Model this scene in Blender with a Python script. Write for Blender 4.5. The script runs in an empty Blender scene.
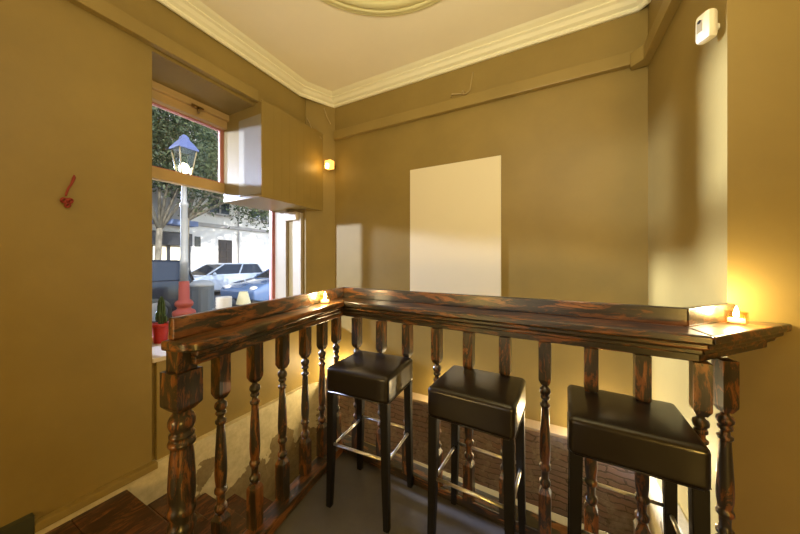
import bpy, bmesh, math, random
from mathutils import Vector, Matrix
random.seed(7)
PI = math.pi
C = bpy.context.scene.collection

# ------------------------------------------------------------------ geometry helpers
F = 285.0; CX = 400.0; HY = 262.0; HC = 1.35
CO, SI = 0.888, 0.460
def pv(x, u):                      # where a sight line at column x meets the plane X = u
    t = (x-CX)/F
    return u*(CO+SI*t)/(CO*t-SI)
def pu(x, v):
    t = (x-CX)/F
    return v*(CO*t-SI)/(SI*t+CO)
def dep(u, v): return -SI*u+CO*v
def pz(y, u, v): return HC+dep(u, v)*(HY-y)/F

class MB:
    def __init__(s): s.bm = bmesh.new()
    def box(s, x0, x1, y0, y1, z0, z1, bev=0, M=None):
        r = bmesh.ops.create_cube(s.bm, size=1)
        vs = r['verts']
        T = Matrix.Translation(((x0+x1)/2, (y0+y1)/2, (z0+z1)/2)) @ Matrix.Diagonal((abs(x1-x0), abs(y1-y0), abs(z1-z0), 1))
        if M is not None: T = M @ T
        bmesh.ops.transform(s.bm, matrix=T, verts=vs)
        if bev:
            es = list({e for v in vs for e in v.link_edges})
            bmesh.ops.bevel(s.bm, geom=es, offset=bev, segments=2, affect='EDGES', profile=.6)
        return s
    def prism(s, poly, z0, z1, bev=0, seg=2, M=None):          # poly in XY
        M = M or Matrix.Identity(4)
        a = [s.bm.verts.new(M @ Vector((p[0], p[1], z0))) for p in poly]
        b = [s.bm.verts.new(M @ Vector((p[0], p[1], z1))) for p in poly]
        n = len(poly); fs = []
        fs.append(s.bm.faces.new(list(reversed(a)))); top = s.bm.faces.new(b); fs.append(top)
        for i in range(n): fs.append(s.bm.faces.new((a[i], a[(i+1) % n], b[(i+1) % n], b[i])))
        bmesh.ops.recalc_face_normals(s.bm, faces=fs)
        if bev:
            es = list({e for f in fs for e in f.edges if abs(e.verts[0].co.z-e.verts[1].co.z) < 1e-6 or True})
            bmesh.ops.bevel(s.bm, geom=es, offset=bev, segments=seg, affect='EDGES', profile=.5)
        return s
    def lathe(s, prof, n=20, M=None, sq=False, cap=True):      # prof [(r,z)]
        M = M or Matrix.Identity(4)
        rings = []
        for r, z in prof:
            if sq:
                k = r
                pts = [(k, k), (-k, k), (-k, -k), (k, -k)]
            else: pts = [(r*math.cos(2*PI*i/n), r*math.sin(2*PI*i/n)) for i in range(n)]
            rings.append([s.bm.verts.new(M @ Vector((p[0], p[1], z))) for p in pts])
        m = 4 if sq else n
        fs = []
        for a, b in zip(rings, rings[1:]):
            for i in range(m):
                f = s.bm.faces.new((a[i], a[(i+1) % m], b[(i+1) % m], b[i])); f.smooth = not sq; fs.append(f)
        if cap:
            fs.append(s.bm.faces.new(list(reversed(rings[0])))); fs.append(s.bm.faces.new(rings[-1]))
        return s
    def tube(s, pts, r, n=8):
        pts = [Vector(p) for p in pts]; rings = []
        up = Vector((0, 0, 1)); prev = None
        for i, p in enumerate(pts):
            d = (pts[min(i+1, len(pts)-1)]-pts[max(i-1, 0)]).normalized()
            a = d.cross(up) if prev is None else prev-d*prev.dot(d)
            if a.length < 1e-4: a = d.cross(Vector((1, 0, 0)))
            a.normalize(); b = d.cross(a); prev = a
            rr = r[i] if isinstance(r, (list, tuple)) else r
            rings.append([s.bm.verts.new(p+a*rr*math.cos(2*PI*k/n)+b*rr*math.sin(2*PI*k/n)) for k in range(n)])
        for a, b in zip(rings, rings[1:]):
            for k in range(n):
                f = s.bm.faces.new((a[k], a[(k+1) % n], b[(k+1) % n], b[k])); f.smooth = True
        s.bm.faces.new(list(reversed(rings[0]))); s.bm.faces.new(rings[-1])
        return s
    def ball(s, c, r, sc=(1, 1, 1), u=16, v=10):
        res = bmesh.ops.create_uvsphere(s.bm, u_segments=u, v_segments=v, radius=r)
        bmesh.ops.transform(s.bm, matrix=Matrix.Translation(c) @ Matrix.Diagonal((*sc, 1)), verts=res['verts'])
        for f in {f for w in res['verts'] for f in w.link_faces}: f.smooth = True
        return s
    def build(s, name, mat, parent=None, kind=None, label=None, cat=None, group=None, subsurf=0, fix=True):
        if fix: bmesh.ops.recalc_face_normals(s.bm, faces=s.bm.faces[:])
        me = bpy.data.meshes.new(name); s.bm.to_mesh(me); s.bm.free()
        me.materials.append(mat)
        o = bpy.data.objects.new(name, me); C.objects.link(o)
        if parent: o.parent = parent
        if kind: o['kind'] = kind
        if label: o['label'] = label
        if cat: o['category'] = cat
        if group: o['group'] = group
        if subsurf:
            m = o.modifiers.new('s', 'SUBSURF'); m.levels = subsurf; m.render_levels = subsurf
        return o
def thing(name, label, cat, loc=(0, 0, 0), rz=0, group=None):
    o = bpy.data.objects.new(name, None); C.objects.link(o)
    o.location = loc; o.rotation_euler = (0, 0, rz); o['label'] = label; o['category'] = cat
    if group: o['group'] = group
    return o
def dup(root, loc, rz, label):
    r = root.copy(); C.objects.link(r); r.location = loc; r.rotation_euler = (0, 0, rz); r['label'] = label
    for ch in list(root.children):
        c = ch.copy(); C.objects.link(c); c.parent = r
    return r

# ------------------------------------------------------------------ materials
def mat(name, col, rough=.6, metal=0, spec=.5, coat=0):
    m = bpy.data.materials.new(name); m.use_nodes = True
    b = m.node_tree.nodes['Principled BSDF']
    b.inputs['Base Color'].default_value = (*col, 1); b.inputs['Roughness'].default_value = rough
    b.inputs['Metallic'].default_value = metal; b.inputs['Specular IOR Level'].default_value = spec
    b.inputs['Coat Weight'].default_value = coat
    return m
def nodes(m): return m.node_tree.nodes, m.node_tree.links, m.node_tree.nodes['Principled BSDF']
def noise(m, scale, detail=4, rough=.6, vec=(1, 1, 1), rot=(0, 0, 0), dist=0):
    N, L, b = nodes(m)
    tc = N.new('ShaderNodeTexCoord'); mp = N.new('ShaderNodeMapping'); n = N.new('ShaderNodeTexNoise')
    mp.inputs['Scale'].default_value = vec; mp.inputs['Rotation'].default_value = rot
    n.inputs['Scale'].default_value = scale; n.inputs['Detail'].default_value = detail
    n.inputs['Roughness'].default_value = rough; n.inputs['Distortion'].default_value = dist
    L.new(tc.outputs['Object'], mp.inputs[0]); L.new(mp.outputs[0], n.inputs['Vector'])
    return n
def ramp(m, src, stops, interp='LINEAR'):
    N, L, b = nodes(m); r = N.new('ShaderNodeValToRGB'); r.color_ramp.interpolation = interp
    e = r.color_ramp.elements
    while len(e) < len(stops): e.new(.5)
    for k, (p, c) in enumerate(stops):
        e[k].position = p; e[k].color = (*c, 1)
    L.new(src, r.inputs[0]); return r
def bump(m, src, strength=.2, dist=.01):
    N, L, b = nodes(m); bp = N.new('ShaderNodeBump'); bp.inputs['Strength'].default_value = strength
    bp.inputs['Distance'].default_value = dist
    L.new(src, bp.inputs['Height']); L.new(bp.outputs[0], b.inputs['Normal']); return bp
def mixc(m, fac, a, bcol):
    N, L, b = nodes(m); x = N.new('ShaderNodeMix'); x.data_type = 'RGBA'
    L.new(fac, x.inputs[0])
    for s, v in ((6, a), (7, bcol)):
        if isinstance(v, tuple): x.inputs[s].default_value = (*v, 1)
        else: L.new(v, x.inputs[s])
    return x.outputs[2]

def wall_paint(name, c, var=.12, rough=.5, bs=.12):
    m = mat(name, c, rough, spec=.35); N, L, b = nodes(m)
    n = noise(m, 1.6, 5, .6)
    r = ramp(m, n.outputs[0], [(.3, tuple(k*(1-var) for k in c)), (.7, tuple(min(1, k*(1+var*.6)) for k in c))])
    L.new(r.outputs[0], b.inputs['Base Color'])
    n2 = noise(m, 55, 5, .6); bump(m, n2.outputs[0], bs, .004)
    return m
M_wall = wall_paint('mustard_wall_paint', (.270, .188, .051))
M_trimwall = wall_paint('mustard_trim_paint', (.29, .205, .060), rough=.4)
M_ceil = wall_paint('cream_ceiling_paint', (.91, .84, .64), .03, .6, .04)
M_corn = wall_paint('cream_cornice_paint', (.86, .82, .58), .04, .5, .03)
M_white = wall_paint('old_white_paint', (.66, .57, .44), .1, .45, .1)
M_box = wall_paint('casing_paint', (.265, .185, .052), .05, .4, .05)
M_frame = wall_paint('ochre_window_paint', (.50, .33, .13), .15, .35, .1)
M_pink = wall_paint('faded_red_frame_paint', (.50, .20, .16), .2, .4, .1)
M_cream = wall_paint('cream_kerb_plaster', (.34, .24, .08), .15, .5, .2)
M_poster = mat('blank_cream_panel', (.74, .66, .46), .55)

# stained / peeled plaster
M_stain = mat('peeling_plaster', (.5, .45, .3), .7); N, L, B = nodes(M_stain)
n1 = noise(M_stain, 2.6, 5, .55, dist=.1)
tcs = N.new('ShaderNodeTexCoord'); sps = N.new('ShaderNodeSeparateXYZ'); L.new(tcs.outputs['Object'], sps.inputs[0])
ma = N.new('ShaderNodeMath'); ma.operation = 'MULTIPLY_ADD'; ma.inputs[1].default_value = -.42; L.new(sps.outputs[2], ma.inputs[0]); L.new(n1.outputs[0], ma.inputs[2])
r1 = ramp(M_stain, ma.outputs[0], [(.83, (0, 0, 0)), (.84, (1, 1, 1))])
n2 = noise(M_stain, 14, 5, .7)
pale = ramp(M_stain, n2.outputs[0], [(.3, (.52, .44, .24)), (.7, (.72, .62, .38))])
dark = ramp(M_stain, n2.outputs[0], [(.3, (.20, .14, .06)), (.75, (.33, .25, .12))])
L.new(mixc(M_stain, r1.outputs[0], pale.outputs[0], dark.outputs[0]), B.inputs['Base Color'])
bump(M_stain, r1.outputs[0], .3, -.004)

# rough brick / rubble foundation, with remains of plaster
M_brick = mat('old_brick_foundation', (.3, .2, .12), .85); N, L, B = nodes(M_brick)
tc = N.new('ShaderNodeTexCoord'); mp = N.new('ShaderNodeMapping'); mp.inputs['Rotation'].default_value = (PI/2, 0, 0)
wob = noise(M_brick, 5, 4, .6)
vadd = N.new('ShaderNodeVectorMath'); vadd.operation = 'MULTIPLY_ADD'
vadd.inputs[1].default_value = (.22, .10, .1)
bt = N.new('ShaderNodeTexBrick'); bt.inputs['Scale'].default_value = 1
bt.inputs['Brick Width'].default_value = .27; bt.inputs['Row Height'].default_value = .055
bt.inputs['Mortar Size'].default_value = .007; bt.inputs['Mortar Smooth'].default_value = .4
bt.inputs['Color1'].default_value = (.30, .19, .15, 1); bt.inputs['Color2'].default_value = (.26, .19, .16, 1)
bt.inputs['Mortar'].default_value = (.15, .11, .085, 1)
sep = N.new('ShaderNodeSeparateXYZ'); cmb = N.new('ShaderNodeCombineXYZ')
L.new(tc.outputs['Object'], sep.inputs[0]); L.new(sep.outputs[0], cmb.inputs[0]); L.new(sep.outputs[2], cmb.inputs[1])
L.new(wob.outputs['Color'], vadd.inputs[0]); L.new(cmb.outputs[0], vadd.inputs[2]); L.new(vadd.outputs[0], bt.inputs['Vector'])
n3 = noise(M_brick, 3.2, 6, .7); r3 = ramp(M_brick, n3.outputs[0], [(.48, (0, 0, 0)), (.56, (1, 1, 1))])
n4 = noise(M_brick, 22, 5, .7); r4 = ramp(M_brick, n4.outputs[0], [(.3, (.22, .16, .12)), (.7, (.40, .32, .25))])
L.new(mixc(M_brick, r3.outputs[0], bt.outputs['Color'], r4.outputs[0]), B.inputs['Base Color'])
bump(M_brick, bt.outputs['Fac'], .8, -.012)

# dark varnished distressed wood; vec gives the grain direction
def wood(name, vec, a=(.022, .018, .012), bc=(.19, .062, .016), c=(.36, .15, .042), lo=.55, rough=.3, coat=.35):
    m = mat(name, a, rough, coat=coat); N, L, B = nodes(m)
    B.inputs['Coat Roughness'].default_value = .2
    base = noise(m, 7, 4, .6, vec); rb = ramp(m, base.outputs[0], [(.35, a), (.62, (a[0]*2.4, a[1]*2.3, a[2]*2.2)), (.75, (.11, .085, .05))])
    n = noise(m, 9.0, 7, .72, vec, dist=.9)
    r = ramp(m, n.outputs[0], [(lo-.03, (0, 0, 0)), (lo+.03, (.8, .8, .8)), (lo+.12, (1, 1, 1))])
    n2 = noise(m, 17, 4, .6, vec); r2 = ramp(m, n2.outputs[0], [(.35, bc), (.7, c)])
    col = mixc(m, r.outputs[0], rb.outputs[0], r2.outputs[0])
    g = noise(m, 60, 4, .6, tuple(1 if k > 1 else .05 for k in vec))
    rg = ramp(m, g.outputs[0], [(.35, (.6, .6, .6)), (.6, (1, 1, 1))])
    x = N.new('ShaderNodeMix'); x.data_type = 'RGBA'; x.blend_type = 'MULTIPLY'; x.inputs[0].default_value = .8
    L.new(col, x.inputs[6]); L.new(rg.outputs[0], x.inputs[7]); L.new(x.outputs[2], B.inputs['Base Color'])
    bump(m, g.outputs[0], .12, .003)
    return m
M_woodY = wood('distressed_wood_lengthwise_left', (2.2, .45, 2.2), lo=.50)
M_woodX = wood('distressed_wood_lengthwise_back', (.5, 2.2, 3.4), lo=.545)
M_woodZ = wood('distressed_wood_upright', (3.0, 3.0, .7), lo=.535)
M_tread = wood('stair_tread_wood', (1.5, .5, 1.5), (.03, .012, .006), (.14, .045, .015), (.24, .09, .03), .54, .35, .3)

M_floor = mat('polished_grey_concrete', (.12, .115, .10), .35, spec=.4); N, L, B = nodes(M_floor)
n = noise(M_floor, 1.7, 6, .65); r = ramp(M_floor, n.outputs[0], [(.3, (.07, .068, .072)), (.5, (.105, .10, .10)), (.72, (.16, .145, .12))])
L.new(r.outputs[0], B.inputs['Base Color'])
n = noise(M_floor, 6, 5, .6); r = ramp(M_floor, n.outputs[0], [(.3, (.28,)*3), (.7, (.5,)*3)]); L.new(r.outputs[0], B.inputs['Roughness'])

M_leather = mat('black_brown_leather', (.011, .0075, .005), .25, spec=.55, coat=.2); N, L, B = nodes(M_leather)
v = N.new('ShaderNodeTexVoronoi'); v.inputs['Scale'].default_value = 260
tc = N.new('ShaderNodeTexCoord'); L.new(tc.outputs['Object'], v.inputs['Vector']); bump(M_leather, v.outputs[0], .12, .001)
n = noise(M_leather, 5, 4, .6); r = ramp(M_leather, n.outputs[0], [(.35, (.29,)*3), (.7, (.34,)*3)]); L.new(r.outputs[0], B.inputs['Roughness'])
M_leg = mat('black_lacquered_wood', (.006, .005, .0045), .45, spec=.35)
M_chrome = mat('chrome', (.95, .92, .86), .36, 1)
M_black = mat('black_plastic', (.01, .01, .01), .4)
M_darkpanel = mat('dark_skirting_paint', (.05, .05, .025), .5)
M_red = mat('red_cord', (.25, .03, .015), .7)
M_pot = mat('red_plastic_pot', (.50, .02, .008), .35)
M_soil = mat('potting_soil', (.04, .025, .015), .95)
M_cactus = mat('cactus_green', (.05, .11, .035), .6); N, L, B = nodes(M_cactus)
n = noise(M_cactus, 30, 3, .6); r = ramp(M_cactus, n.outputs[0], [(.3, (.025, .06, .02)), (.7, (.10, .17, .06))]); L.new(r.outputs[0], B.inputs['Base Color'])
M_plastic = mat('ivory_plastic', (.78, .72, .50), .35)
M_brass = mat('aged_brass', (.35, .22, .08), .35, 1)
M_cable = mat('painted_cable', (.42, .31, .13), .5)

def glassy(name, tint=(1, 1, 1), refl=1.0):
    m = bpy.data.materials.new(name); m.use_nodes = True; N = m.node_tree.nodes; L = m.node_tree.links
    N.clear(); o = N.new('ShaderNodeOutputMaterial'); t = N.new('ShaderNodeBsdfTransparent'); g = N.new('ShaderNodeBsdfGlossy')
    t.inputs[0].default_value = (*tint, 1); g.inputs['Roughness'].default_value = .02
    f = N.new('ShaderNodeFresnel'); f.inputs[0].default_value = 1.45
    k = N.new('ShaderNodeMath'); k.operation = 'MULTIPLY'; k.inputs[1].default_value = refl
    x = N.new('ShaderNodeMixShader'); L.new(f.outputs[0], k.inputs[0]); L.new(k.outputs[0], x.inputs[0])
    L.new(t.outputs[0], x.inputs[1]); L.new(g.outputs[0], x.inputs[2]); L.new(x.outputs[0], o.inputs[0])
    return m
M_glass = glassy('window_glass', (.96, .98, 1), .6)
M_cup = glassy('candle_glass', (1, .93, .75), .3)
def emit(name, col, s):
    m = mat(name, col, .5); N, L, B = nodes(m)
    B.inputs['Emission Color'].default_value = (*col, 1); B.inputs['Emission Strength'].default_value = s
    return m
M_flame = emit('flame', (1, .80, .45), 300)
M_wax = emit('glowing_wax', (1, .72, .32), 5)
M_bulb = emit('lamp_bulb', (1, .6, .15), 30)
M_lantern_light = emit('lantern_light', (1, .9, .6), 9)
M_shoplight = emit('shop_interior_light', (1, .87, .62), 1.3)

# ------------------------------------------------------------------ the room
UL, VB, UR, VF = -2.835, 3.096, .751, 1.90          # left wall, back wall, niche side wall, right front wall
ZT, ZB = 3.60, -2.0
VW0, VW1 = 1.122, 2.77                               # window recess
CH = (-2.62, VB)                                     # back end of the canted corner
UW = -3.435                                          # window plane
LEDGE = -.27

w = MB()
w.box(-3.7, UL, -4.2, VW0, ZB, ZT)
w.box(-3.7, UL-.012, VW0, VW1, 3.06, ZT)
w.box(-3.7, UL-.03, VW0, VW1, ZB, .54)
w.box(-3.47, UL-.001, VW1, VB+.6, ZB, ZT)
w.box(-3.7, -3.46, 3.25, VB+.6, ZB, ZT)
w.box(-3.7, -3.44, VW1, 3.26, 3.06, ZT)
w.box(-3.7, -3.44, VW1, 3.26, ZB, .54)
w.build('wall_left', M_wall, kind='structure')
MB().prism([(UL-.002, VW1), (CH[0], CH[1]+.001), (UL-.002, VB+.001)], ZB, ZT).build('wall_corner', M_wall, kind='structure')
MB().box(-2.836, UR+.25, VB, VB+.3, ZB, ZT).build('wall_back', M_wall, kind='structure')
MB().box(UR, UR+.25, VF, VB, ZB, ZT).build('wall_niche', M_wall, kind='structure')
MB().box(UR+.25, 3.6, VF, VF+.25, ZB, ZT).build('wall_right', M_wall, kind='structure')
MB().box(3.4, 3.7, -4.2, VF, ZB, ZT).build('wall_side', M_wall, kind='structure')
MB().box(-3.7, 3.7, -4.5, -4.2, ZB, ZT).build('wall_rear', M_wall, kind='structure')
c = MB(); c.box(-3.7, 3.7, -4.5, VB+.6, ZT, ZT+.25); c.build('ceiling', M_ceil, kind='structure')

# cornice swept along the wall line
path = [(UL, -4.2), (UL, 2.66), (CH[0]-.02, VB), (UR-.06, VB), (UR, VB-.07), (UR, VF), (3.4, VF), (3.4, -4.2)]
prof = [(0, 3.485), (.018, 3.485), (.03, 3.50), (.03, 3.515), (.06, 3.53), (.085, 3.555), (.11, 3.565), (.11, 3.575), (.15, 3.588), (.175, 3.6)]
def offset_path(pts, d, closed=True):
    n = len(pts); out = []
    for i in range(n):
        p0, p1, p2 = Vector(pts[i-1]), Vector(pts[i]), Vector(pts[(i+1) % n])
        a = (p1-p0).normalized(); b = (p2-p1).normalized()
        na, nb = Vector((a.y, -a.x)), Vector((b.y, -b.x))
        if not closed and i == 0: out.append(p1+nb*d); continue
        if not closed and i == n-1: out.append(p1+na*d); continue
        m = (na+nb); m = m/(m.dot(na)); out.append(p1+m*d)
    return out
cb = MB(); rings = []
for d, z in prof: rings.append([cb.bm.verts.new((p.x, p.y, z)) for p in offset_path(path, d)])
for a, b in zip(rings, rings[1:]):
    for i in range(len(path)): cb.bm.faces.new((a[i], a[(i+1) % len(path)], b[(i+1) % len(path)], b[i]))
cb.build('trim_1', M_corn, kind='structure')

# ceiling medallion (plaster rings)
mc = Vector((CO*-.163-SI*1.69, SI*-.163+CO*1.69, 0))
med = MB()
T = Matrix.Translation((mc.x, mc.y, 0))
for R0, wd, dz in ((.90, .022, .012), (.865, .026, .020), (.80, .048, .024), (.755, .018, .012), (.70, .014, .009)):
    pr = [(R0+wd*math.cos(a), 3.601-dz*math.sin(a)) for a in [PI*k/8 for k in range(9)]]
    n = 96; rg = [[med.bm.verts.new((mc.x+r*math.cos(2*PI*i/n), mc.y+r*math.sin(2*PI*i/n), z)) for i in range(n)] for r, z in pr]
    for a, b in zip(rg, rg[1:]):
        for i in range(n):
            f = med.bm.faces.new((a[i], a[(i+1) % n], b[(i+1) % n], b[i])); f.smooth = True
med.build('trim_2', wall_paint('medallion_paint', (.72, .68, .36), .05, .45, .03), kind='structure')

# painted conduit boards round the walls
tb = MB(); tb.box(UL-.002, UL+.06, -4.1, 2.03, 3.085, 3.20, .006); tb.build('trim_3', M_trimwall, kind='structure')
tb = MB(); tb.box(-2.60, UR-.11, VB-.055, VB+.002, 3.025, 3.14, .006); tb.build('trim_4', M_trimwall, kind='structure')
tb = MB(); tb.prism([(UR+.002, VF), (UR+.002, VB-.02), (UR-.11, VB+.001), (UR-.13, VB-.06), (UR-.06, VB-.14), (UR-.06, VF)], 2.995, 3.115, .005)
tb.build('trim_5', M_trimwall, kind='structure')

# ledges: thicker foundation below the old floor line
MB().box(UL-.05, UL+.035, .50, VW1+.02, ZB, LEDGE, .004).build('wall_foundation_left', M_stain, kind='structure')
MB().prism([(UL-.01, VW1+.015), (UL+.036, VW1+.015), (CH[0]+.03, VB-.02), (CH[0], VB+.01)], ZB, LEDGE+.001).build('wall_foundation_corner', M_stain, kind='structure')
MB().box(-3.1, UR+.002, VB-.15, VB+.01, ZB, -.235, .008).build('wall_foundation_back', M_brick, kind='structure')
MB().box(-2.8, UR+.001, VB-.155, VB+.002, -.235, -.205, .01).build('trim_6', wall_paint('ledge_plaster', (.60, .46, .28), .15, .6, .3), kind='structure')
MB().box(UR-.07, UR+.002, VF+.02, VB-.1, ZB, -.205, .01).build('wall_foundation_niche', M_stain, kind='structure')
sk = MB(); sk.box(UL-.002, UL+.052, .52, VW0+.02, -.31, -.258, .006); sk.build('baseboard_left', M_trimwall, kind='structure')
sk = MB(); sk.box(UL-.002, UL+.05, -.6, .52, -.36, -.2, .004); sk.build('baseboard_dark', M_darkpanel, kind='structure')
MB().box(UL-.031, UL+.004, VW0+.03, VW0+.15, LEDGE, .54, .003).build('trim_7', M_trimwall, kind='structure')

# floor slab of the bar, edge follows the railing
fl = [(-1.20, -4.3), (-1.20, .30), (-1.30, .50), (-1.43, 1.60), (-1.40, 1.72), (.62, 1.65), (.751, VF), (3.5, VF), (3.5, -4.3)]
MB().prism(fl, -.28, 0).build('floor', M_floor, kind='structure')
MB().box(-3.5, -1.195, -4.3, -.30, -.28, 0).build('floor_entrance', M_floor, kind='structure')
MB().box(-3.5, 3.5, -4.3, VB+.2, ZB-.1, ZB+.02).build('floor_lower', M_floor, kind='structure')
# wall under the slab on the stair side
MB().prism([(-1.25, -.4), (-1.25, .4), (-1.42, 1.60), (-1.39, 1.71), (.62, 1.64), (.75, VF), (.75, -.4)], ZB, -.28).build('wall_stair', M_stain, kind='structure')
# plaster kerb beyond the railing
MB().prism([(-1.40, 1.66), (-1.395, 1.765), (.64, 1.70), (.62, 1.60)], -.28, .022, .006).build('trim_8', M_cream, kind='structure')

# stairs going down along the window wall
st = thing('staircase', 'dark worn wooden stairs going down between the left wall and the railing', 'stairs')
steps = [(-.3, .10, -.175), (.10, .93, -.35), (.93, 1.20, -.56), (1.20, 1.48, -.77), (1.48, 1.76, -.98), (1.76, 2.04, -1.19), (2.04, 2.32, -1.40)]
for i, (a, b, z) in enumerate(steps):
    k = MB()
    nb = 3 if b-a > .5 else 2
    for j in range(nb):
        ya = a+(b+.025-a)*j/nb; yb = a+(b+.025-a)*(j+1)/nb
        k.box(UL+.037 if a > .09 else UL+.052, -1.45 if b > .4 else -1.26, ya+.002, yb, z-.035, z, .005)
    k.build('tread', M_tread, st)
    MB().box(UL+.04, -1.46, b-.02, b-.001, z-.25, z-.036, 0).build('riser', M_tread, st)

# ------------------------------------------------------------------ window
win = bpy.data.objects.new('window_1', None); C.objects.link(win); win['kind'] = 'structure'
fr = MB()
fr.box(UW-.05, UW+.05, VW0, VW1, 2.165, 2.275, .008)         # transom
fr.box(UW-.06, UW+.10, VW0, VW1, 2.905, 3.06, .01)           # head
fr.box(UW-.02, UW+.14, VW0, VW1, 2.99, 3.06, .01)
fr.box(UW-.05, UW+.05, VW0, VW0+.07, .57, 3.06, .008)
fr.box(UW-.05, UW+.05, VW0, VW1, .56, .62, .008)
fr.build('window_frame', M_frame, win)
fr = MB(); fr.box(UW-.05, UW+.055, 2.735, VW1, .6, 2.17, .006); fr.box(UW-.03, UW+.03, 2.705, 2.74, .62, 2.165, .004)
fr.box(UW-.02, UW+.02, 2.00, 2.045, 2.27, 2.91, .004); fr.box(UW-.02, UW+.03, VW0, VW1, 2.893, 2.908, .003)
fr.box(UW-.02, UW+.03, VW0, VW1, 2.275, 2.287, .003)
fr.build('window_bead', M_pink, win)
MB().box(UW-.004, UW+.004, VW0+.03, 2.75, .6, 2.2).build('pane', M_glass, win)
MB().box(UW-.004, UW+.004, VW0+.03, 2.75, 2.25, 2.92).build('pane', M_glass, win)
sl = MB(); sl.box(UW-.1, UL+.02, VW0+.001, VW1-.001, .535, .57, .006); sl.build('window_sill', M_white, win)
lt = MB(); lt.box(UW+.14, UW+.155, pv(190, UW)-.06, pv(190, UW)+.06, 2.975, 3.0, .003); lt.lathe([(.012, 0), (.012, .05)], 10, Matrix.Translation((UW+.16, pv(190, UW), 2.93)))
lt.build('latch', M_brass, win)
# casing boards on the far reveal
cs = MB(); cs.box(-3.38, -3.17, 2.735, VW1+.001, .57, 2.10, .004); cs.box(-3.03, -2.885, 2.73, VW1+.001, .57, 2.0, .005)
cs.build('trim_9', wall_paint('old_casing_paint', (.40, .34, .25), .1, .45, .1), kind='structure')
cs = MB(); cs.box(-3.16, -2.93, 2.69, VW1, 1.905, 2.015, .01)
cs.build('junction_box', M_white, kind=None, label='small pale box at the top of the window casing under the boxed housing', cat='box')
# boxed housing (shutter box)
b = thing('shutter_box', 'large painted boxed-in housing hanging in the upper right of the window recess', 'shutter box')
bx = MB(); bx.prism([(UW+.03, 2.034), (-2.72, 2.034), (-2.72, 2.945), (UL-.02, VW1), (UW+.03, VW1)], 2.05, 3.08, .004)
bx.build('housing', M_box, b)
bx = MB(); bx.box(-2.722, -2.708, 2.02, 2.955, 2.045, 3.085, .003)
for k in range(8): bx.box(-2.710, -2.7072, 2.06+k*.11, 2.06+k*.11+.1085, 2.055, 3.075, 0)
bx.build('front_panel', M_box, b)
bx = MB(); bx.box(-3.1, -2.725, 2.022, 2.036, 2.09, 2.94, .003); bx.build('side_panel', wall_paint('dull_side_paint', (.30, .265, .19), .08, .5, .05), b)

# ------------------------------------------------------------------ railing with bar shelf
VCUT = VF-.004
FP = [Vector((-1.10, .50)), Vector((-1.237, 1.555)), Vector((.535, 1.433)), Vector((.951, VCUT))]
def isect(p, d, q, e):
    k = d.x*e.y-d.y*e.x; s = ((q.x-p.x)*e.y-(q.y-p.y)*e.x)/k
    return p+d*s
SH = [False]
def railline(ol, ob, od, start=0.0):
    Fp = [Vector((-1.035, .545)) if SH[0] else FP[0]]+FP[1:]
    ds = [(Fp[i+1]-Fp[i]).normalized() for i in range(3)]
    ns = [Vector((-d.y, d.x)) for d in ds]; os_ = [ol, ob, od]
    P = [Fp[i]+ns[i]*os_[i] for i in range(3)]
    a = P[0]+ds[0]*start
    b = isect(P[0], ds[0], P[1], ds[1]); c = isect(P[1], ds[1], P[2], ds[2])
    d = isect(P[2], ds[2], Vector((0, VCUT)), Vector((1, 0)))
    return [a, b, c, d]
def strip(o1, o2, start=0.0, roundend=0):
    A = railline(*o1, start); Bk = railline(*o2, start)
    return [[A[i], A[i+1], Bk[i+1], Bk[i]] for i in range(3)]
rail = thing('railing', 'dark distressed wood railing with turned balusters carrying a narrow bar shelf', 'railing')
def seg_piece(name, o1, o2, z0, z1, bev, start=0.0, rnd=0):
    ps = strip(o1, o2, start)
    for i, m in ((0, M_woodY), (1, M_woodX), (2, M_woodX)):
        poly = [(p.x, p.y) for p in ps[i]]
        if i == 0 and rnd:
            A, Bq = ps[0][0], ps[0][3]
            d = (ps[0][1]-A).normalized(); nn = (Bq-A).normalized()
            arc = []
            for k in range(7):
                a = PI/2*k/6
                arc.append(A+d*rnd*(1-math.sin(a))+nn*rnd*(1-math.cos(a)))
            poly = [(p.x, p.y) for p in ([arc[k] for k in range(6, -1, -1)][::-1])]
            poly = [(p.x, p.y) for p in arc[::-1]]
            # order: from the end face round to the front edge, then corner, back
            poly = poly[::-1] if False else poly
            poly = [(ps[0][1].x, ps[0][1].y), (ps[0][2].x, ps[0][2].y), (Bq.x, Bq.y)]+[(p.x, p.y) for p in arc[::-1]]
        MB().prism(poly, z0, z1, bev).build(name, m, rail)
SH[0] = True
seg_piece('shelf', (0, 0, 0), (.148, .212, .162), 1.046, 1.08, .007, -.03, .07)
seg_piece('upstand', (.115, .18, .13), (.143, .208, .158), 1.08, 1.156, .004, -.008)
SH[0] = False
seg_piece('shelf_moulding', (.028, .018, .018), (.15, .20, .15), 1.022, 1.046, .006, .09)
seg_piece('shelf_moulding', (.040, .036, .036), (.14, .18, .13), .998, 1.022, .006, .10)
seg_piece('apron', (.05, .06, .055), (.13, .15, .115), .966, .998, .003, .10)
seg_piece('bottom_rail', (.045, .05, .05), (.14, .15, .12), 0.0, .06, .006, .10)

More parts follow.
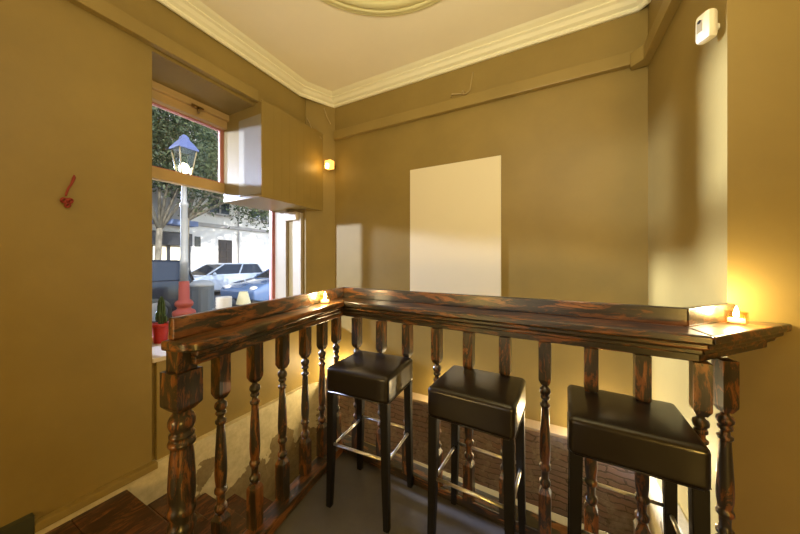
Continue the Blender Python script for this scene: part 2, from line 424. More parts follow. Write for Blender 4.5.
def baluster(name, x, y, s, block, turn, zlow=.06, rz=0.0, ztop=.968, neck=False, mtl=None):
    b = MB(); T = Matrix.Translation((x, y, 0)) @ Matrix.Rotation(rz, 4, 'Z')
    h = block/2
    top0 = .795 if neck else .765
    def sqb(z0, z1):
        c = h*.62
        b.lathe([(c, z0), (h*.96, z0+.018), (h, z0+.024), (h, z1-.024 if z1 < .9 else z1-.004), (h*.96 if z1 < .9 else h, z1-.018 if z1 < .9 else z1-.002), (c if z1 < .9 and z1 > .1 else h, z1)], sq=True, M=T)
    zt = ztop
    if neck: b.lathe([(h*.72, .94), (h*.72, 1.046)], sq=True, M=T); zt = .946 
    b.lathe([(h*.6, top0), (h*.97, top0+.022), (h, top0+.028), (h, zt)], sq=True, M=T)
    b.lathe([(h, zlow), (h, .245), (h*.97, .25), (h*.6, .272)], sq=True, M=T)
    R = turn/2
    pr = [(.55, .268), (.62, .28), (.98, .288), (1.0, .297), (.95, .305), (.68, .312), (.62, .322), (.66, .345), (.72, .356), (.98, .364), (1.0, .372), (.94, .380), (.74, .386),
          (.80, .395), (.92, .42), (.97, .45), (.95, .48), (.86, .54), (.74, .60), (.64, .65), (.60, .656), (.84, .659), (.90, .665), (.86, .671), (.56, .674), (.54, .69),
          (.56, .694), (.82, .698), (.86, .704), (.80, .709), (.62, .712), (.72, .716), (.98, .727), (1.0, .736), (.90, .746), (.60, .752), (.50, .756), (.50, .77)]
    if neck:
        pr = [(.8, .30), (.8, .33), (1.0, .345), (1.05, .36), (1.0, .372), (.88, .38), (.88, .40), (1.02, .415), (1.04, .428), (1.0, .437), (.90, .445), (.98, .47), (1.0, .50), (.96, .56), (.88, .62), (.80, .655), (.80, .662),
              (.98, .668), (1.02, .676), (.96, .684), (.78, .688), (.78, .696), (.92, .700), (.94, .708), (.80, .713), (.78, .722), (.90, .73), (1.0, .745), (.98, .762), (.84, .776), (.68, .783), (.6, .80)]
    b.lathe([(R*r, z) for r, z in pr], 24, T)
    return b.build(name, mtl or M_woodZ, rail)
def bl(v): return -1.364+.13*(1.62-v)
al = math.atan2(.13, 1)
for v in (.735, .912, 1.095, 1.285, 1.457): baluster('baluster', bl(v), v, 1, .052, .050, rz=al)
baluster('baluster', -1.352, 1.612, 1, .052, .050, rz=al)
def bv(u): return 1.612-.045*(u+1.352)*1.0
for x in (357, 381.4, 407.6, 437, 469, 505.3, 545, 591, 642, 700.6):
    t = (x-CX)/F
    # meet the centre line of the back run
    k = (CO*t-SI)/(SI*t+CO)
    v = 1.60
    for _ in range(6): v = 1.612-.060*(k*v+1.352)
    baluster('baluster', k*v, v, 1, .052, .050, rz=-.06)
baluster('newel_post', -1.222, .575, 1, .094, .088, zlow=0, neck=True, rz=al)
baluster('newel_post', .617, 1.577, 1, .052, .054, zlow=0, rz=.3)

# ------------------------------------------------------------------ bar stools
def make_stool(label):
    t = thing('bar_stool', label, 'bar stool', group='square leather bar stools')
    w_, d_ = .384, .348
    s = MB(); s.box(-w_/2, w_/2, -d_/2, d_/2, .632, .772)
    bmesh.ops.subdivide_edges(s.bm, edges=s.bm.edges[:], cuts=5, use_grid_fill=True)
    for vtx in s.bm.verts:                             # soft domed top, boxy sides
        x, y, z = vtx.co
        if z > .77: vtx.co.z += .012*(1-(2*x/w_)**2)*(1-(2*y/d_)**2)
    es = [e for e in s.bm.edges if len(e.link_faces) == 2 and e.link_faces[0].normal.angle(e.link_faces[1].normal, 0) > 1.0]
    bmesh.ops.bevel(s.bm, geom=es, offset=.02, segments=4, affect='EDGES', profile=.5)
    for f in s.bm.faces: f.smooth = True
    s.build('seat', M_leather, t)
    p = MB()
    z = .768; a, b_ = w_/2-.004, d_/2-.004
    p.tube([(-w_/2, -d_/2+.02, .640), (-w_/2, d_/2-.02, .640)], .0025, 6); p.tube([(-w_/2+.02, -d_/2, .640), (w_/2-.02, -d_/2, .640)], .0025, 6)
    p.tube([(w_/2, -d_/2+.02, .640), (w_/2, d_/2-.02, .640)], .0025, 6); p.tube([(-w_/2+.02, d_/2, .640), (w_/2-.02, d_/2, .640)], .0025, 6)
    p.build('piping', M_leather, t)
    for sx in (-1, 1):
        for sy in (-1, 1):
            l = MB(); cx, cy = sx*(w_/2-.026), sy*(d_/2-.026)
            rings = []
            for zz, hw, o in ((0, .015, .012), (.30, .019, .004), (.64, .021, 0)):
                rings.append([l.bm.verts.new((cx+sx*o+a_*hw, cy+sy*o*.6+c_*hw, zz)) for a_, c_ in ((-1, -1), (1, -1), (1, 1), (-1, 1))])
            for r0, r1 in zip(rings, rings[1:]):
                for i in range(4): l.bm.faces.new((r0[i], r0[(i+1) % 4], r1[(i+1) % 4], r1[i]))
            l.bm.faces.new(rings[0]); l.bm.faces.new(rings[-1])
            bmesh.ops.recalc_face_normals(l.bm, faces=l.bm.faces[:])
            bmesh.ops.bevel(l.bm, geom=[e for e in l.bm.edges if abs(e.verts[0].co.z-e.verts[1].co.z) > .1], offset=.003, segments=2, affect='EDGES')
            l.build('leg', M_leg, t)
    hx, hy = w_/2-.022, d_/2-.022
    for a0, b0, z in (((-hx+.015, -hy), (hx-.015, -hy), .345), ((-hx+.015, hy), (hx-.015, hy), .345)):
        MB().tube([(*a0, z), (*b0, z)], .0075, 12).build('footrest_bar', M_chrome, t)
    for sx in (-1, 1): MB().tube([(sx*hx, -hy+.015, .325), (sx*hx, hy-.015, .325)], .0075, 12).build('footrest_bar', M_chrome, t)
    return t
s0 = make_stool('black leather bar stool nearest the corner of the railing, left of the three')
s0.location = (-.905, 1.390, 0); s0.rotation_euler = (0, 0, .05)
dup(s0, (-.297, 1.394, 0), -.06, 'black leather bar stool in the middle of the three, below the blank poster')
dup(s0, (.268, 1.400, 0), -.045, 'black leather bar stool at the right end of the railing, nearest the bright candle')

# ------------------------------------------------------------------ candles and lamps
def candle(name, loc, label, r=.036, h=.055, grp=None, energy=3.0, e2=None):
    t = thing(name, label, 'candle', loc, group=grp)
    g = MB(); g.lathe([(r*.80, 0), (r*.9, .004), (r, .02), (r, h), (r-.004, h), (r-.004, .02), (r*.75, .008), (.001, .008)], 28, cap=False)
    g.build('glass_cup', M_cup, t)
    MB().lathe([(r*.72, .009), (r*.72, .024), (.003, .026)], 20).build('wax', M_wax, t)
    MB().lathe([(.001, .026), (.008, .034), (.009, .046), (.005, .062), (.0005, .076)], 12).build('flame', M_flame, t)
    l = bpy.data.lights.new('candle_light', 'POINT'); l.energy = energy; l.color = (1, .80, .46); l.shadow_soft_size = .02
    o = bpy.data.objects.new('candle_light', l); C.objects.link(o); o.parent = t; o.location = (0, 0, h+.03)
    return t
candle('tealight_candle', (.727, 1.770, 1.081), 'lit candle in a glass cup at the right end of the bar shelf', energy=8)
candle('tealight_candle', (-1.285, 1.42, 1.081), 'lit candle in a glass cup near the corner of the bar shelf', energy=4)
Gc = 'candles on the low ledge behind the railing'
for x, lab, e in ((343, 'glowing candle on the low ledge in the far left corner behind the railing', 26),
               (452, 'glowing candle on the low ledge behind the middle bar stool', 15),
               (604, 'glowing candle on the low ledge behind the right bar stool', 18)):
    v = VB-.08
    candle('ledge_candle', (pu(x, v), v, -.203), lab, .04, .07, Gc, e)

sc = thing('wall_lamp', 'small glowing amber glass wall lamp in the corner beside the shutter box', 'lamp', (pu(329.5, 2.955), 2.955, pz(166, pu(329.5, 2.955), 2.955)))
g = MB(); g.box(-.05, .05, -.04, .04, -.04, .07, .008)
g.build('lamp_shade', emit('amber_glass', (1, .55, .12), 1.6), sc)
MB().box(-.03, .03, .03, .10, .0, .03, .004).build('bracket', M_brass, sc)
MB().lathe([(.02, -.03), (.026, .0), (.02, .03)], 12, Matrix.Translation((0, -.045, -.012))).build('bulb', M_bulb, sc)
l = bpy.data.lights.new('wall_lamp_light', 'POINT'); l.energy = 1.1; l.color = (1, .6, .2); l.shadow_soft_size = .05
o = bpy.data.objects.new('wall_lamp_light', l); C.objects.link(o); o.location = (sc.location.x+.06, sc.location.y-.12, sc.location.z)

# ------------------------------------------------------------------ things on the walls
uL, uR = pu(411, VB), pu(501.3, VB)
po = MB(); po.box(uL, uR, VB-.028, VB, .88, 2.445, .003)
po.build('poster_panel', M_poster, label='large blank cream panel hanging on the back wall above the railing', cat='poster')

dt = thing('motion_detector', 'white motion detector on a small bracket high on the niche wall', 'detector', (.70, 1.95, 2.512), math.radians(-62))
d = MB(); d.box(-.036, .036, -.028, .022, -.07, .07, .02); d.build('housing', M_plastic, dt)
MB().box(-.022, .004, -.0295, -.027, -.02, .035, .001).build('lens', mat('grey_lens', (.35, .30, .18), .3), dt)
MB().ball((-.010, -.029, .032), .009, (1, .4, 1)).build('sensor_eye', M_black, dt)
MB().box(-.012, .012, .02, .062, -.012, .012, .004).build('bracket', M_plastic, dt)

ux, vx = UL+.012, pv(66, UL+.01)
def wp(x, y, off=.012): 
    u = UL+off; v = pv(x, u); return (u, v, pz(y, u, v))
k = MB()
k.tube([wp(66, 196), wp(66.3, 193.5), wp(68.5, 188), wp(71.5, 184), wp(73.2, 178.5), wp(74.6, 175.3, .02), wp(74.8, 177.5, .014), wp(72.8, 181.5, .01), wp(71.5, 184, .01)], .006, 8)
for cx, cy in ((63.6, 200.2), (70, 200.8), (67.6, 205)):
    k.tube([wp(cx+2.3*math.cos(a), cy+2.0*math.sin(a), .016+.006*math.sin(2*a)) for a in [2*PI*i/14 for i in range(15)]], .007, 8)
k.ball(wp(67.3, 200, .014), .013)
k.build('hanging_cord', M_red, label='small knotted red cord hanging on a nail on the left wall', cat='cord')

# cables and little bracket above the conduit board
def bp(x, y, off=.02):
    v = VB-off; u = pu(x, v); return (u, v, pz(y, u, v))
def cp(x, y):
    t = (x-CX)/F; a = CO*t-SI; b_ = SI*t+CO; n_ = (.326, -.215)
    s_ = ((UL+.03)*n_[0]+2.75*n_[1])/(a*n_[0]+b_*n_[1]); return (a*s_, b_*s_, HC+s_*(HY-y)/F)
MB().tube([cp(324, 108), cp(327, 117), cp(330.5, 124)], .006, 6).tube([cp(307, 118), cp(312, 129), cp(322, 139)], .006, 6).build(
    'loose_cable', M_cable, label='loose painted cables hanging in the corner above the shutter box', cat='cable')
MB().tube([bp(473, 72), bp(471, 84), bp(470, 90), bp(466, 94)], .006, 6).tube([bp(466, 94), bp(452, 94), bp(451, 97)], .007, 6).ball(bp(463, 92, .03), .016).build(
    'cable_hook', M_cable, label='small painted cable hook on the back wall just above the conduit board', cat='hook')

# ------------------------------------------------------------------ potted cactus on the sill
cu, cv = -3.33, 1.385
ct = thing('potted_cactus', 'small cactus in a red pot on the window sill at the left', 'plant', (cu, cv, .571))
MB().lathe([(.050, 0), (.066, .15), (.066, .152), (.076, .153), (.078, .188), (.070, .188), (.066, .165)], 28, cap=False).lathe([(.001, .001), (.05, .001)], 28, cap=False).build('pot', M_pot, ct)
MB().lathe([(.0666, .158), (.066, .166)], 24).build('soil', M_soil, ct)
cc = MB(); n = 20
pr = [(.018, .16), (.030, .20), (.036, .27), (.034, .35), (.025, .41), (.010, .44), (.002, .445)]
rg = []
for r, z in pr: rg.append([cc.bm.verts.new((-.01+r*(1+.16*(1 if i % 2 else -1))*math.cos(2*PI*i/n), .01+.75*r*(1+.16*(1 if i % 2 else -1))*math.sin(2*PI*i/n), z)) for i in range(n)])
for a, b in zip(rg, rg[1:]):
    for i in range(n): cc.bm.faces.new((a[i], a[(i+1) % n], b[(i+1) % n], b[i]))
cc.bm.faces.new(rg[-1])
cc.ball((-.03, -.02, .25), .022, (.8, .6, 2.2)); cc.ball((.02, .035, .22), .018, (.8, .6, 2.0))
cc.build('cactus', M_cactus, ct)

# ------------------------------------------------------------------ street
ZS = -.10
M_asph = mat('asphalt', (.09, .09, .095), .8); N, L, B = nodes(M_asph)
n = noise(M_asph, 30, 5); r = ramp(M_asph, n.outputs[0], [(.3, (.06, .06, .065)), (.7, (.13, .13, .13))]); L.new(r.outputs[0], B.inputs['Base Color'])
M_pave = mat('pavement_slabs', (.4, .38, .35), .8); N, L, B = nodes(M_pave)
bk = N.new('ShaderNodeTexBrick'); bk.inputs['Scale'].default_value = 2; bk.inputs['Color1'].default_value = (.42, .40, .37, 1); bk.inputs['Color2'].default_value = (.35, .33, .31, 1)
tc = N.new('ShaderNodeTexCoord'); L.new(tc.outputs['Object'], bk.inputs['Vector']); L.new(bk.outputs[0], B.inputs['Base Color'])
MB().box(-15.2, -7.6, -26, 34, ZS-.3, ZS-.02).build('road', M_asph, kind='structure')
MB().box(-7.7, -3.72, -26, 34, ZS-.3, ZS).build('pavement', M_pave, kind='structure')
MB().box(-17.3, -15.1, -26, 34, ZS-.3, ZS).build('pavement_far', M_pave, kind='structure')

UF = -17.2
M_fac = wall_paint('white_facade_render', (.80, .77, .72), .06, .8, .2)
M_fac2 = wall_paint('grey_stone_cladding', (.42, .40, .38), .1, .8, .2)
M_dark = mat('dark_door_paint', (.03, .022, .02), .4)
M_shopdark = mat('dark_shop_fascia', (.035, .035, .04), .4)
M_blue = mat('faded_blue_awning', (.18, .24, .42), .7)
M_cglass = mat('dark_window_glass', (.02, .025, .035), .08, spec=.45)
def fz(y, x=220, u=UF): v = pv(x, u); return pz(y, u, v)
bd = thing('building', 'white building across the street with a dark door behind the cars', 'building')
f_ = MB(); f_.box(UF-6, UF, pv(190, UF), 34, ZS, 13.5); f_.build('wall', M_fac, bd)
d = MB(); d.box(UF-.05, UF+.05, pv(218.3, UF), pv(231.8, UF), ZS, fz(240, 225), .02)
for k in range(5):
    z = .2+k*.48; d.box(UF+.05, UF+.075, pv(219.5, UF), pv(224.5, UF), z, z+.38, .01); d.box(UF+.05, UF+.075, pv(225.7, UF), pv(230.7, UF), z, z+.38, .01)
d.build('door', M_dark, bd)
MB().box(UF-.03, UF+.04, pv(194.5, UF), pv(200.5, UF), fz(246.5, 197), fz(236.5, 197), .02).build('window', M_cglass, bd)
d = MB(); d.box(UF, UF+.05, pv(249.5, UF), pv(261, UF), .1, fz(244, 255), .01); d.build('shutter_panel', wall_paint('pale_shutter', (.66, .64, .60), .05, .6), bd)
d = MB(); d.tube([(UF+.06, pv(238, UF), ZS), (UF+.06, pv(238, UF), 9)], .05, 8); d.build('drainpipe', M_fac2, bd)
d = MB(); d.box(UF, UF+.08, pv(190.5, UF), pv(217, UF), ZS, .75, .02); d.box(UF, UF+.12, pv(190.5, UF), 33.9, 3.35, 3.55, .02); d.build('stone_band', M_fac2, bd)
for i in range(9):
    for j in range(3):
        y = 9.5+i*2.6; z = 4.2+j*3.1
        wf = MB(); wf.box(UF-.02, UF+.04, y, y+1.1, z, z+2.1, .01); wf.build('window', M_cglass, bd)
        wf = MB(); wf.box(UF+.04, UF+.06, y+.5, y+.6, z, z+2.1); wf.box(UF-.01, UF+.30, y-.15, y+1.25, z-.12, z-.02, .01); wf.build('window_bar', M_fac2, bd)
sh = thing('shop_building', 'grey building with a lit shopfront and dark fascia across the street', 'building')
f_ = MB(); f_.box(UF-6, UF-.02, -26, pv(190, UF)-.01, ZS, 13.0); f_.build('wall', M_fac2, sh)
f_ = MB(); f_.box(UF-.02, UF+.35, 2.0, pv(189, UF), fz(245.5, 172), fz(233, 172), .02); f_.build('fascia', M_shopdark, sh)
f_ = MB(); f_.box(UF-.02, UF+.15, 2.0, pv(189, UF), fz(232, 172), fz(226, 172), .02); f_.build('cornice', M_fac, sh)
f_ = MB(); f_.prism([(2.0, fz(226, 172)), (pv(189, UF), fz(226, 172)), (pv(189, UF), fz(221, 172)), (2.0, fz(221, 172))], 0, .9, M=Matrix(((0, 0, 1, UF), (1, 0, 0, 0), (0, 1, 0, 0), (0, 0, 0, 1)))); f_.build('awning', M_blue, sh)
for a, b_ in ((151.5, 166), (169, 187)):
    MB().box(UF-.02, UF+.06, pv(a, UF), pv(b_, UF), .55, fz(247, 172), .02).build('shop_window', M_shoplight, sh)
f_ = MB()
for a in (150, 167.5, 188): f_.box(UF-.02, UF+.12, pv(a, UF)-.07, pv(a, UF)+.07, ZS, fz(245, 172))
f_.box(UF-.02, UF+.12, 2.0, pv(188, UF), ZS, .5); f_.build('shopfront_frame', M_shopdark, sh)
for i in range(11):
    for j in range(3):
        y = -22.3+i*2.6; z = 3.5+j*3.0
        MB().box(UF-.04, UF+.03, y, y+1.1, z, z+2.0, .01).build('window', M_cglass, sh)

# cars --------------------------------------------------------------
M_tyre = mat('tyre_rubber', (.02, .02, .02), .8); M_rim = mat('alloy_rim', (.5, .5, .52), .3, 1)
M_head = mat('headlamp_glass', (.7, .7, .72), .1); M_tail = mat('tail_lamp', (.4, .02, .02), .2)
def car(name, label, u0, v0, paint, L_=4.3, W=1.75, H=1.45, fwd=-1, suv=False):
    """nose towards -Y when fwd=-1; u0 is the kerb-side flank"""
    t = thing(name, label, 'car', (u0-W/2, v0, ZS-.02), 0 if fwd > 0 else PI)
    # side profile along local y (nose at +L/2)
    hb = .92 if not suv else 1.02
    body = [(-L_/2, .30), (-L_/2-.0, .62), (-L_/2+.06, hb-.04), (-L_/2+.35, hb+.02), (L_*.14, hb), (L_*.22, hb-.02), (L_*.40, hb-.16), (L_/2-.08, hb-.30), (L_/2, .55), (L_/2-.03, .28), (L_/2-.3, .22), (-L_/2+.3, .22)]
    MP = Matrix(((0, 0, 1, -W/2), (1, 0, 0, 0), (0, 1, 0, 0), (0, 0, 0, 1)))
    m = MB(); m.prism(body, 0, W, .05, 3, MP); 
    # cut wheel arches as dark recess rings
    for f in m.bm.faces: f.smooth = True
    m.build('body', paint, t)
    g0, g1, r0, r1 = (-L_/2+.10, L_*.22, -L_/2+.42, L_*.02) if not suv else (-L_/2+.06, L_*.22, -L_/2+.22, L_*.06)
    def ring(z, a, b, ins): return [(-W/2+ins, a, z), (W/2-ins, a, z), (W/2-ins, b, z), (-W/2+ins, b, z)]
    def frustum(mb, A, Bq):
        va = [mb.bm.verts.new(p) for p in A]; vb = [mb.bm.verts.new(p) for p in Bq]
        fs = [mb.bm.faces.new(list(reversed(va))), mb.bm.faces.new(vb)]
        for i in range(4): fs.append(mb.bm.faces.new((va[i], va[(i+1) % 4], vb[(i+1) % 4], vb[i])))
        bmesh.ops.recalc_face_normals(mb.bm, faces=fs)
    c_ = MB(); frustum(c_, ring(hb-.02, g0+.03, g1-.02, .05), ring(H-.05, r0, r1, .17)); c_.build('window_glass', M_cglass, t)
    rf = MB(); frustum(rf, ring(H-.07, r0-.05, r1+.06, .15), ring(H, r0+.12, r1-.15, .26))
    bmesh.ops.bevel(rf.bm, geom=rf.bm.edges[:], offset=.02, segments=2, affect='EDGES')
    for sx in (-1, 1):
        def P(a, b): return (sx*(W/2-a), b)
        def pil(ya, yb): rf.tube([(sx*(W/2-.055), ya, hb-.02), (sx*(W/2-.165), yb, H-.05)], .035, 6)
        pil(g1-.04, r1); pil(g0+.05, r0); pil((g0+g1)/2-.05, (r0+r1)/2-.05)
    rf.build('roof', paint, t)
    for sy, yy in ((1, L_*.31), (-1, -L_*.30)):
        for sx in (-1, 1):
            R = Matrix.Translation((sx*(W/2-.10), yy, .32)) @ Matrix.Rotation(PI/2, 4, 'Y')
            wh = MB(); wh.lathe([(.22, -.11), (.30, -.11), (.325, -.08), (.325, .08), (.30, .11), (.22, .11)], 28, R, cap=False); wh.lathe([(.36, -.085), (.36, .0855)], 28, R)
            wo = wh.build('wheel', M_tyre, t)
            h = MB(); h.lathe([(.215, -.106), (.215, .106)], 24, R); h.build('rim', M_rim, wo)
    for sx in (-1, 1):
        h = MB(); h.ball((sx*(W/2-.22), L_/2-.16, hb-.30), .14, (1.1, .9, .6)); h.build('headlamp', M_head, t)
        h = MB(); h.box(sx*(W/2-.2)-.12, sx*(W/2-.2)+.12, -L_/2-.01, -L_/2+.05, hb-.26, hb-.10, .015); h.build('tail_lamp', M_tail, t)
        h = MB(); h.ball((sx*(W/2+.08), g1-.28, hb+.03), .10, (1, .55, .7)); h.build('mirror', paint, t)
    return t
P_white = mat('white_car_paint', (.62, .66, .72), .15, coat=1); P_blue = mat('blue_car_paint', (.10, .17, .33), .15, coat=1)
P_black = mat('black_car_paint', (.012, .013, .018), .25, coat=.2)
car('parked_car', 'black car at the left edge of the window behind the lamp post', -8.0, 1.9, P_black, 4.5, 1.8, 1.52, suv=True)
car('parked_car', 'blue car at the right of the window, hood facing left', -8.0, 7.9, P_blue, 4.4, 1.78, 1.38)
car('parked_car', 'white hatchback on the far side of the street before the white building', -12.9, 7.9, P_white, 4.1, 1.72, 1.42)

# street lantern ------------------------------------------------------
M_iron = mat('grey_painted_iron', (.27, .27, .26), .5); M_redp = mat('red_painted_iron', (.40, .055, .02), .5); M_cap = mat('blue_grey_lantern_cap', (.08, .10, .22), .4); M_lfr = mat('lantern_frame_brass', (.22, .17, .08), .4)
lu, lv = -6.80, 3.24
ln = thing('street_lantern', 'street lantern with a grey post and a red painted base outside the window', 'street lamp', (lu, lv, ZS))
MB().lathe([(.24, 0), (.24, .22), (.17, .27), (.16, .31), (.20, .34), (.205, .39), (.19, .43), (.13, .46), (.12, .50), (.155, .53), (.165, .58), (.15, .62), (.10, .66), (.09, 1.04), (.075, 1.05)], 24).build('base', M_redp, ln)
MB().lathe([(.078, 1.04), (.075, 1.5), (.068, 1.52), (.062, 2.6), (.075, 2.62), (.075, 2.68), (.050, 2.72), (.045, 3.05), (.09, 3.10), (.06, 3.15)], 20).build('pole', M_iron, ln)
fm = MB(); zb, zt, rb, rt = 3.2, 3.80, .11, .20
for k in range(4):
    a = PI/4+k*PI/2; fm.tube([(rb*1.1*math.cos(a), rb*1.1*math.sin(a), zb), (rt*1.12*math.cos(a), rt*1.12*math.sin(a), zt)], .014, 6)
fm.lathe([(.06, 3.13), (.10, 3.16), (.12, 3.2)], 16); fm.build('lantern_frame', M_lfr, ln)
MB().lathe([(.08, zb), (.15, zt)], sq=True).build('lantern_glass', glassy('lantern_glass', (.85, .9, .8), .8), ln)
MB().lathe([(.19, zt), (.19, zt+.03), (.12, zt+.15), (.07, zt+.22), (.06, zt+.28), (.02, zt+.33)], sq=True).build('lantern_cap', M_cap, ln)
MB().ball((0, 0, zb+.22), .095, (1, 1, 1.2)).build('bulb', M_lantern_light, ln)

# litter bin, planter --------------------------------------------------
bv_ = pv(202, -7.2)
bn = thing('litter_bin', 'grey ribbed litter bin beside the red lamp base on the pavement', 'bin', (-7.2, bv_, ZS))
bb = MB()
n = 32; rg = []
for r, z in ((.22, 0), (.23, .8), (.24, .84), (.24, .90)): rg.append([bb.bm.verts.new((r*(1+(.05 if i % 4 < 2 and z < .82 else 0))*math.cos(2*PI*i/n), r*(1+(.05 if i % 4 < 2 and z < .82 else 0))*math.sin(2*PI*i/n), z)) for i in range(n)])
for a, b in zip(rg, rg[1:]):
    for i in range(n): bb.bm.faces.new((a[i], a[(i+1) % n], b[(i+1) % n], b[i]))
bb.bm.faces.new(rg[0]); bb.build('bin_body', mat('bin_grey', (.12, .13, .13), .5), bn)
MB().lathe([(.245, .885), (.25, .93), (.18, 1.0), (.05, 1.03), (.001, 1.03)], 24).build('bin_lid', mat('bin_lid_grey', (.40, .40, .38), .5), bn)
# little lampshades standing by the glass
for x, y, nm, lab, rr in ((243.5, 297.5, 'table_lamp', 'cream lampshade seen through the window above the bar shelf', .13), (224, 299, 'stacked_basket', 'pale ribbed basket seen through the window left of the lampshade', .13)):
    u = -5.6; v = pv(x, u); z = pz(y, u, v)
    t = thing(nm, lab, 'lamp' if 'lamp' in nm else 'basket', (u, v, ZS))
    if 'lamp' in nm:
        MB().lathe([(rr+.01, z-ZS-.13), (rr*.62, z-ZS+.12)], 24, cap=False).build('lamp_shade', mat('cream_shade', (.85, .74, .42), .7), t)
        MB().lathe([(.12, 0), (.12, .02), (.02, .05), (.02, z-ZS)], 16).build('lamp_base', M_brass, t)
    else:
        MB().lathe([(rr*(1+.08*(k % 2)), .55+k*.028) for k in range(int((z-ZS+.08-.55)/.028))], 24).build('basket', mat('straw', (.72, .60, .45), .8), t)
        MB().lathe([(.2, 0), (.2, .02), (.03, .05), (.03, .53), (.2, .55)], 20).build('stand', M_iron, t)

# trees ----------------------------------------------------------------
def leafmat(name, a, b_):
    m = mat(name, a, .6); N, L, B = nodes(m)
    g = N.new('ShaderNodeNewGeometry'); r = ramp(m, g.outputs['Random Per Island'], [(0, a), (1, b_)])
    L.new(r.outputs[0], B.inputs['Base Color'])
    tr = N.new('ShaderNodeBsdfTranslucent'); L.new(r.outputs[0], tr.inputs[0]); x = N.new('ShaderNodeMixShader'); x.inputs[0].default_value = .35
    out = [q for q in N if q.type == 'OUTPUT_MATERIAL'][0]
    L.new(B.outputs[0], x.inputs[1]); L.new(tr.outputs[0], x.inputs[2]); L.new(x.outputs[0], out.inputs[0])
    return m
M_bark = mat('pale_grey_bark', (.20, .17, .13), .9); N, L, B = nodes(M_bark)
n = noise(M_bark, 9, 5, .6, (1, 1, .4)); r = ramp(M_bark, n.outputs[0], [(.3, (.10, .085, .06)), (.7, (.30, .26, .19))]); L.new(r.outputs[0], B.inputs['Base Color'])
def tree(label, base, fork, tr, blobs, nleaf, size, lm, seed):
    rnd = random.Random(seed)
    t = thing('street_tree', label, 'tree', (base[0], base[1], ZS))
    tk = MB(); b0 = Vector((0, 0, 0)); fk = Vector((.1, .05, fork))
    tk.tube([b0, Vector((.03, .02, fork*.5)), fk], [tr*1.25, tr, tr*.9], 10)
    ends = []
    for c, r in blobs:
        cv = Vector(c)-Vector((base[0], base[1], ZS)); mid = fk.lerp(cv, .5)+Vector((rnd.uniform(-.2, .2), rnd.uniform(-.2, .2), .1))
        tk.tube([fk-Vector((0, 0, .1)), mid, cv], [tr*.6, tr*.4, tr*.12], 8)
        for k in range(5):
            d = Vector((rnd.gauss(0, 1), rnd.gauss(0, 1), rnd.gauss(0, .7))).normalized()
            tk.tube([mid.lerp(cv, rnd.random()), cv+d*r*.5+Vector((0, 0, .05)), cv+d*r*.85], [tr*.2, tr*.12, tr*.05], 5)
    tk.build('trunk', M_bark, t)
    vs, fs = [], []
    tot = sum(r**2 for c, r in blobs)
    for c, r in blobs:
        c = Vector(c)-Vector((base[0], base[1], ZS))
        for k in range(int(nleaf*r*r/tot)):
            if k % 9 == 0:
                d0 = Vector((rnd.gauss(0, 1), rnd.gauss(0, 1), rnd.gauss(0, 1))).normalized()*r*(rnd.random()**.45)
            p = c+d0+Vector((rnd.gauss(0, .16), rnd.gauss(0, .16), rnd.gauss(0, .16)))
            a = Vector((rnd.gauss(0, 1), rnd.gauss(0, 1), rnd.gauss(0, 1))).normalized()
            b_ = a.cross(Vector((rnd.gauss(0, 1), rnd.gauss(0, 1), rnd.gauss(0, 1)))).normalized()
            s = size*rnd.uniform(.6, 1.25); q = len(vs)
            vs += [p-a*s, p+b_*s*.45, p+a*s, p-b_*s*.45]; fs.append((q, q+1, q+2, q+3))
    me = bpy.data.meshes.new('crown'); me.from_pydata([tuple(p) for p in vs], [], fs); me.materials.append(lm)
    o = bpy.data.objects.new('crown', me); C.objects.link(o); o.parent = t
L1 = leafmat('dark_leaves', (.035, .06, .028), (.12, .15, .07)); L2 = leafmat('pale_leaves', (.10, .14, .05), (.30, .34, .16))
tb_ = (-15.8, pv(157, -15.8))
tree('forked tree on the far pavement before the lit shopfront', tb_, 3.0, .13,
     [((-15.4, 6.2, 6.0), 1.7), ((-15.2, 7.9, 6.4), 1.8), ((-15.4, 4.9, 5.4), 1.3), ((-15.2, 7.0, 8.2), 2.0), ((-15.0, 9.3, 7.6), 1.6), ((-15.2, 5.2, 7.6), 1.5)], 16000, .10, L1, 1)
tree('leafy tree with low branches hanging over the cars at the right of the window', (-7.2, 7.3), 2.3, .12,
     [((-7.6, 5.3, 3.2), .75), ((-8.2, 6.2, 3.5), .95), ((-7.6, 6.6, 2.75), .6), ((-7.2, 4.5, 4.1), .85), ((-7.8, 7.4, 3.4), .9), ((-8.4, 5.2, 4.9), 1.2), ((-8.5, 7.4, 4.8), 1.2), ((-8.6, 4.6, 3.3), .5)], 11000, .055, L1, 2)
tree('tall pale leaved tree behind the lantern on the far pavement', (-15.8, pv(184, -15.8)), 3.6, .15,
     [((-14.6, 9.3, 6.3), 1.8), ((-14.6, 10.4, 8.0), 1.9), ((-14.3, 8.3, 8.2), 1.4), ((-14.8, 12.2, 6.2), 1.8), ((-14.6, 12.8, 8.5), 1.8)], 13000, .10, L2, 3)

# ------------------------------------------------------------------ light
wd = bpy.data.worlds.new('sky'); bpy.context.scene.world = wd; wd.use_nodes = True
N = wd.node_tree.nodes; L = wd.node_tree.links; bg = N['Background']
sk = N.new('ShaderNodeTexSky'); sk.sky_type = 'NISHITA'; sk.sun_disc = False; sk.sun_elevation = math.radians(42); sk.sun_rotation = math.radians(100)
L.new(sk.outputs[0], bg.inputs[0]); bg.inputs[1].default_value = .42
sun = bpy.data.lights.new('sun', 'SUN'); sun.energy = 5.5; sun.angle = .01; sun.color = (1, .94, .85)
o = bpy.data.objects.new('sun', sun); C.objects.link(o)
o.rotation_euler = Vector((-.75, .30, -.62)).to_track_quat('-Z', 'Y').to_euler()

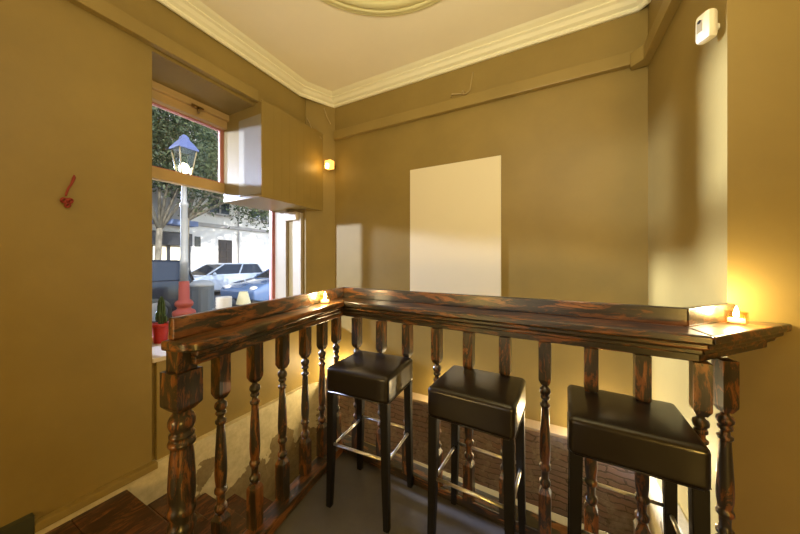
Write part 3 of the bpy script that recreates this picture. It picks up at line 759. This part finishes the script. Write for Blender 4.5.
def area(name, loc, tgt, sx, sy, e, col, sp=PI):
    l = bpy.data.lights.new(name, 'AREA'); l.shape = 'RECTANGLE'; l.size = sx; l.size_y = sy; l.energy = e; l.color = col; l.spread = sp
    o = bpy.data.objects.new(name, l); C.objects.link(o); o.location = loc
    o.rotation_euler = (Vector(tgt)-Vector(loc)).to_track_quat('-Z', 'Y').to_euler()
def point(name, loc, e, col, r=.1):
    l = bpy.data.lights.new(name, 'POINT'); l.energy = e; l.color = col; l.shadow_soft_size = r
    o = bpy.data.objects.new(name, l); C.objects.link(o); o.location = loc
WARM = (1, .60, .13)
point('ceiling_lamp', (mc.x+.9, mc.y-1.6, 2.9), 1, WARM, .15)
point('low_right_fill', (1.3, -1.1, .75), 100, WARM, .2)  # unseen low fill, added to lift the lower right wall
point('low_left_fill', (-1.5, -1.8, .8), 60, (1, .63, .16), .25)  # fill added behind the view for the left wall and the niche
area('ceiling_fill', (.1, .1, 2.75), (-.5, 1.6, 3.6), .5, .3, 52, (1, .89, .60))  # unseen area light added overhead to brighten the ceiling
area('rear_fill', (-1.2, -4.1, 1.1), (.2, 3.1, 1.2), 1.6, 2.0, 8, (1, .92, .80), 2.2)  # soft fill added at the rear to brighten the lower back wall
def glint_spot(loc, tgt, e, r, col=(1, 1.14, 1.6)):                            # added spotlights standing in for sun reflected off panes across the street
    l = bpy.data.lights.new('window_glint_spot', 'SPOT'); l.energy = e; l.color = col; l.spot_size = .30; l.spot_blend = .3; l.shadow_soft_size = r
    o = bpy.data.objects.new('window_glint_spot', l); C.objects.link(o); o.location = loc
    o.rotation_euler = (Vector(tgt)-Vector(loc)).to_track_quat('-Z', 'Y').to_euler()
glint_spot((UF+.1, 1.65, 4.4), (.7, 2.3, 1.6), 38000, .55)
glint_spot((UF+.1, -3.1, 4.5), (-.2, 3.0, 1.6), 12000, .6)
glint_spot((UF+.1, -16.1, 5.5), (-2.1, 3.0, 1.5), 105000, .45, (1, 1.06, 1.2))

# ------------------------------------------------------------------ camera
cam = bpy.data.cameras.new('camera'); co = bpy.data.objects.new('camera', cam); C.objects.link(co)
cam.sensor_width = 36; cam.lens = 36*F/800; cam.shift_y = -(267-HY)/800; cam.clip_start = .02; cam.clip_end = 200
co.location = (0, 0, HC); co.rotation_euler = (PI/2, 0, math.atan2(SI, CO))
S = bpy.context.scene; S.camera = co
S.view_settings.view_transform = 'Standard'; S.view_settings.look = 'None'; S.view_settings.exposure = 0; S.view_settings.gamma = 1
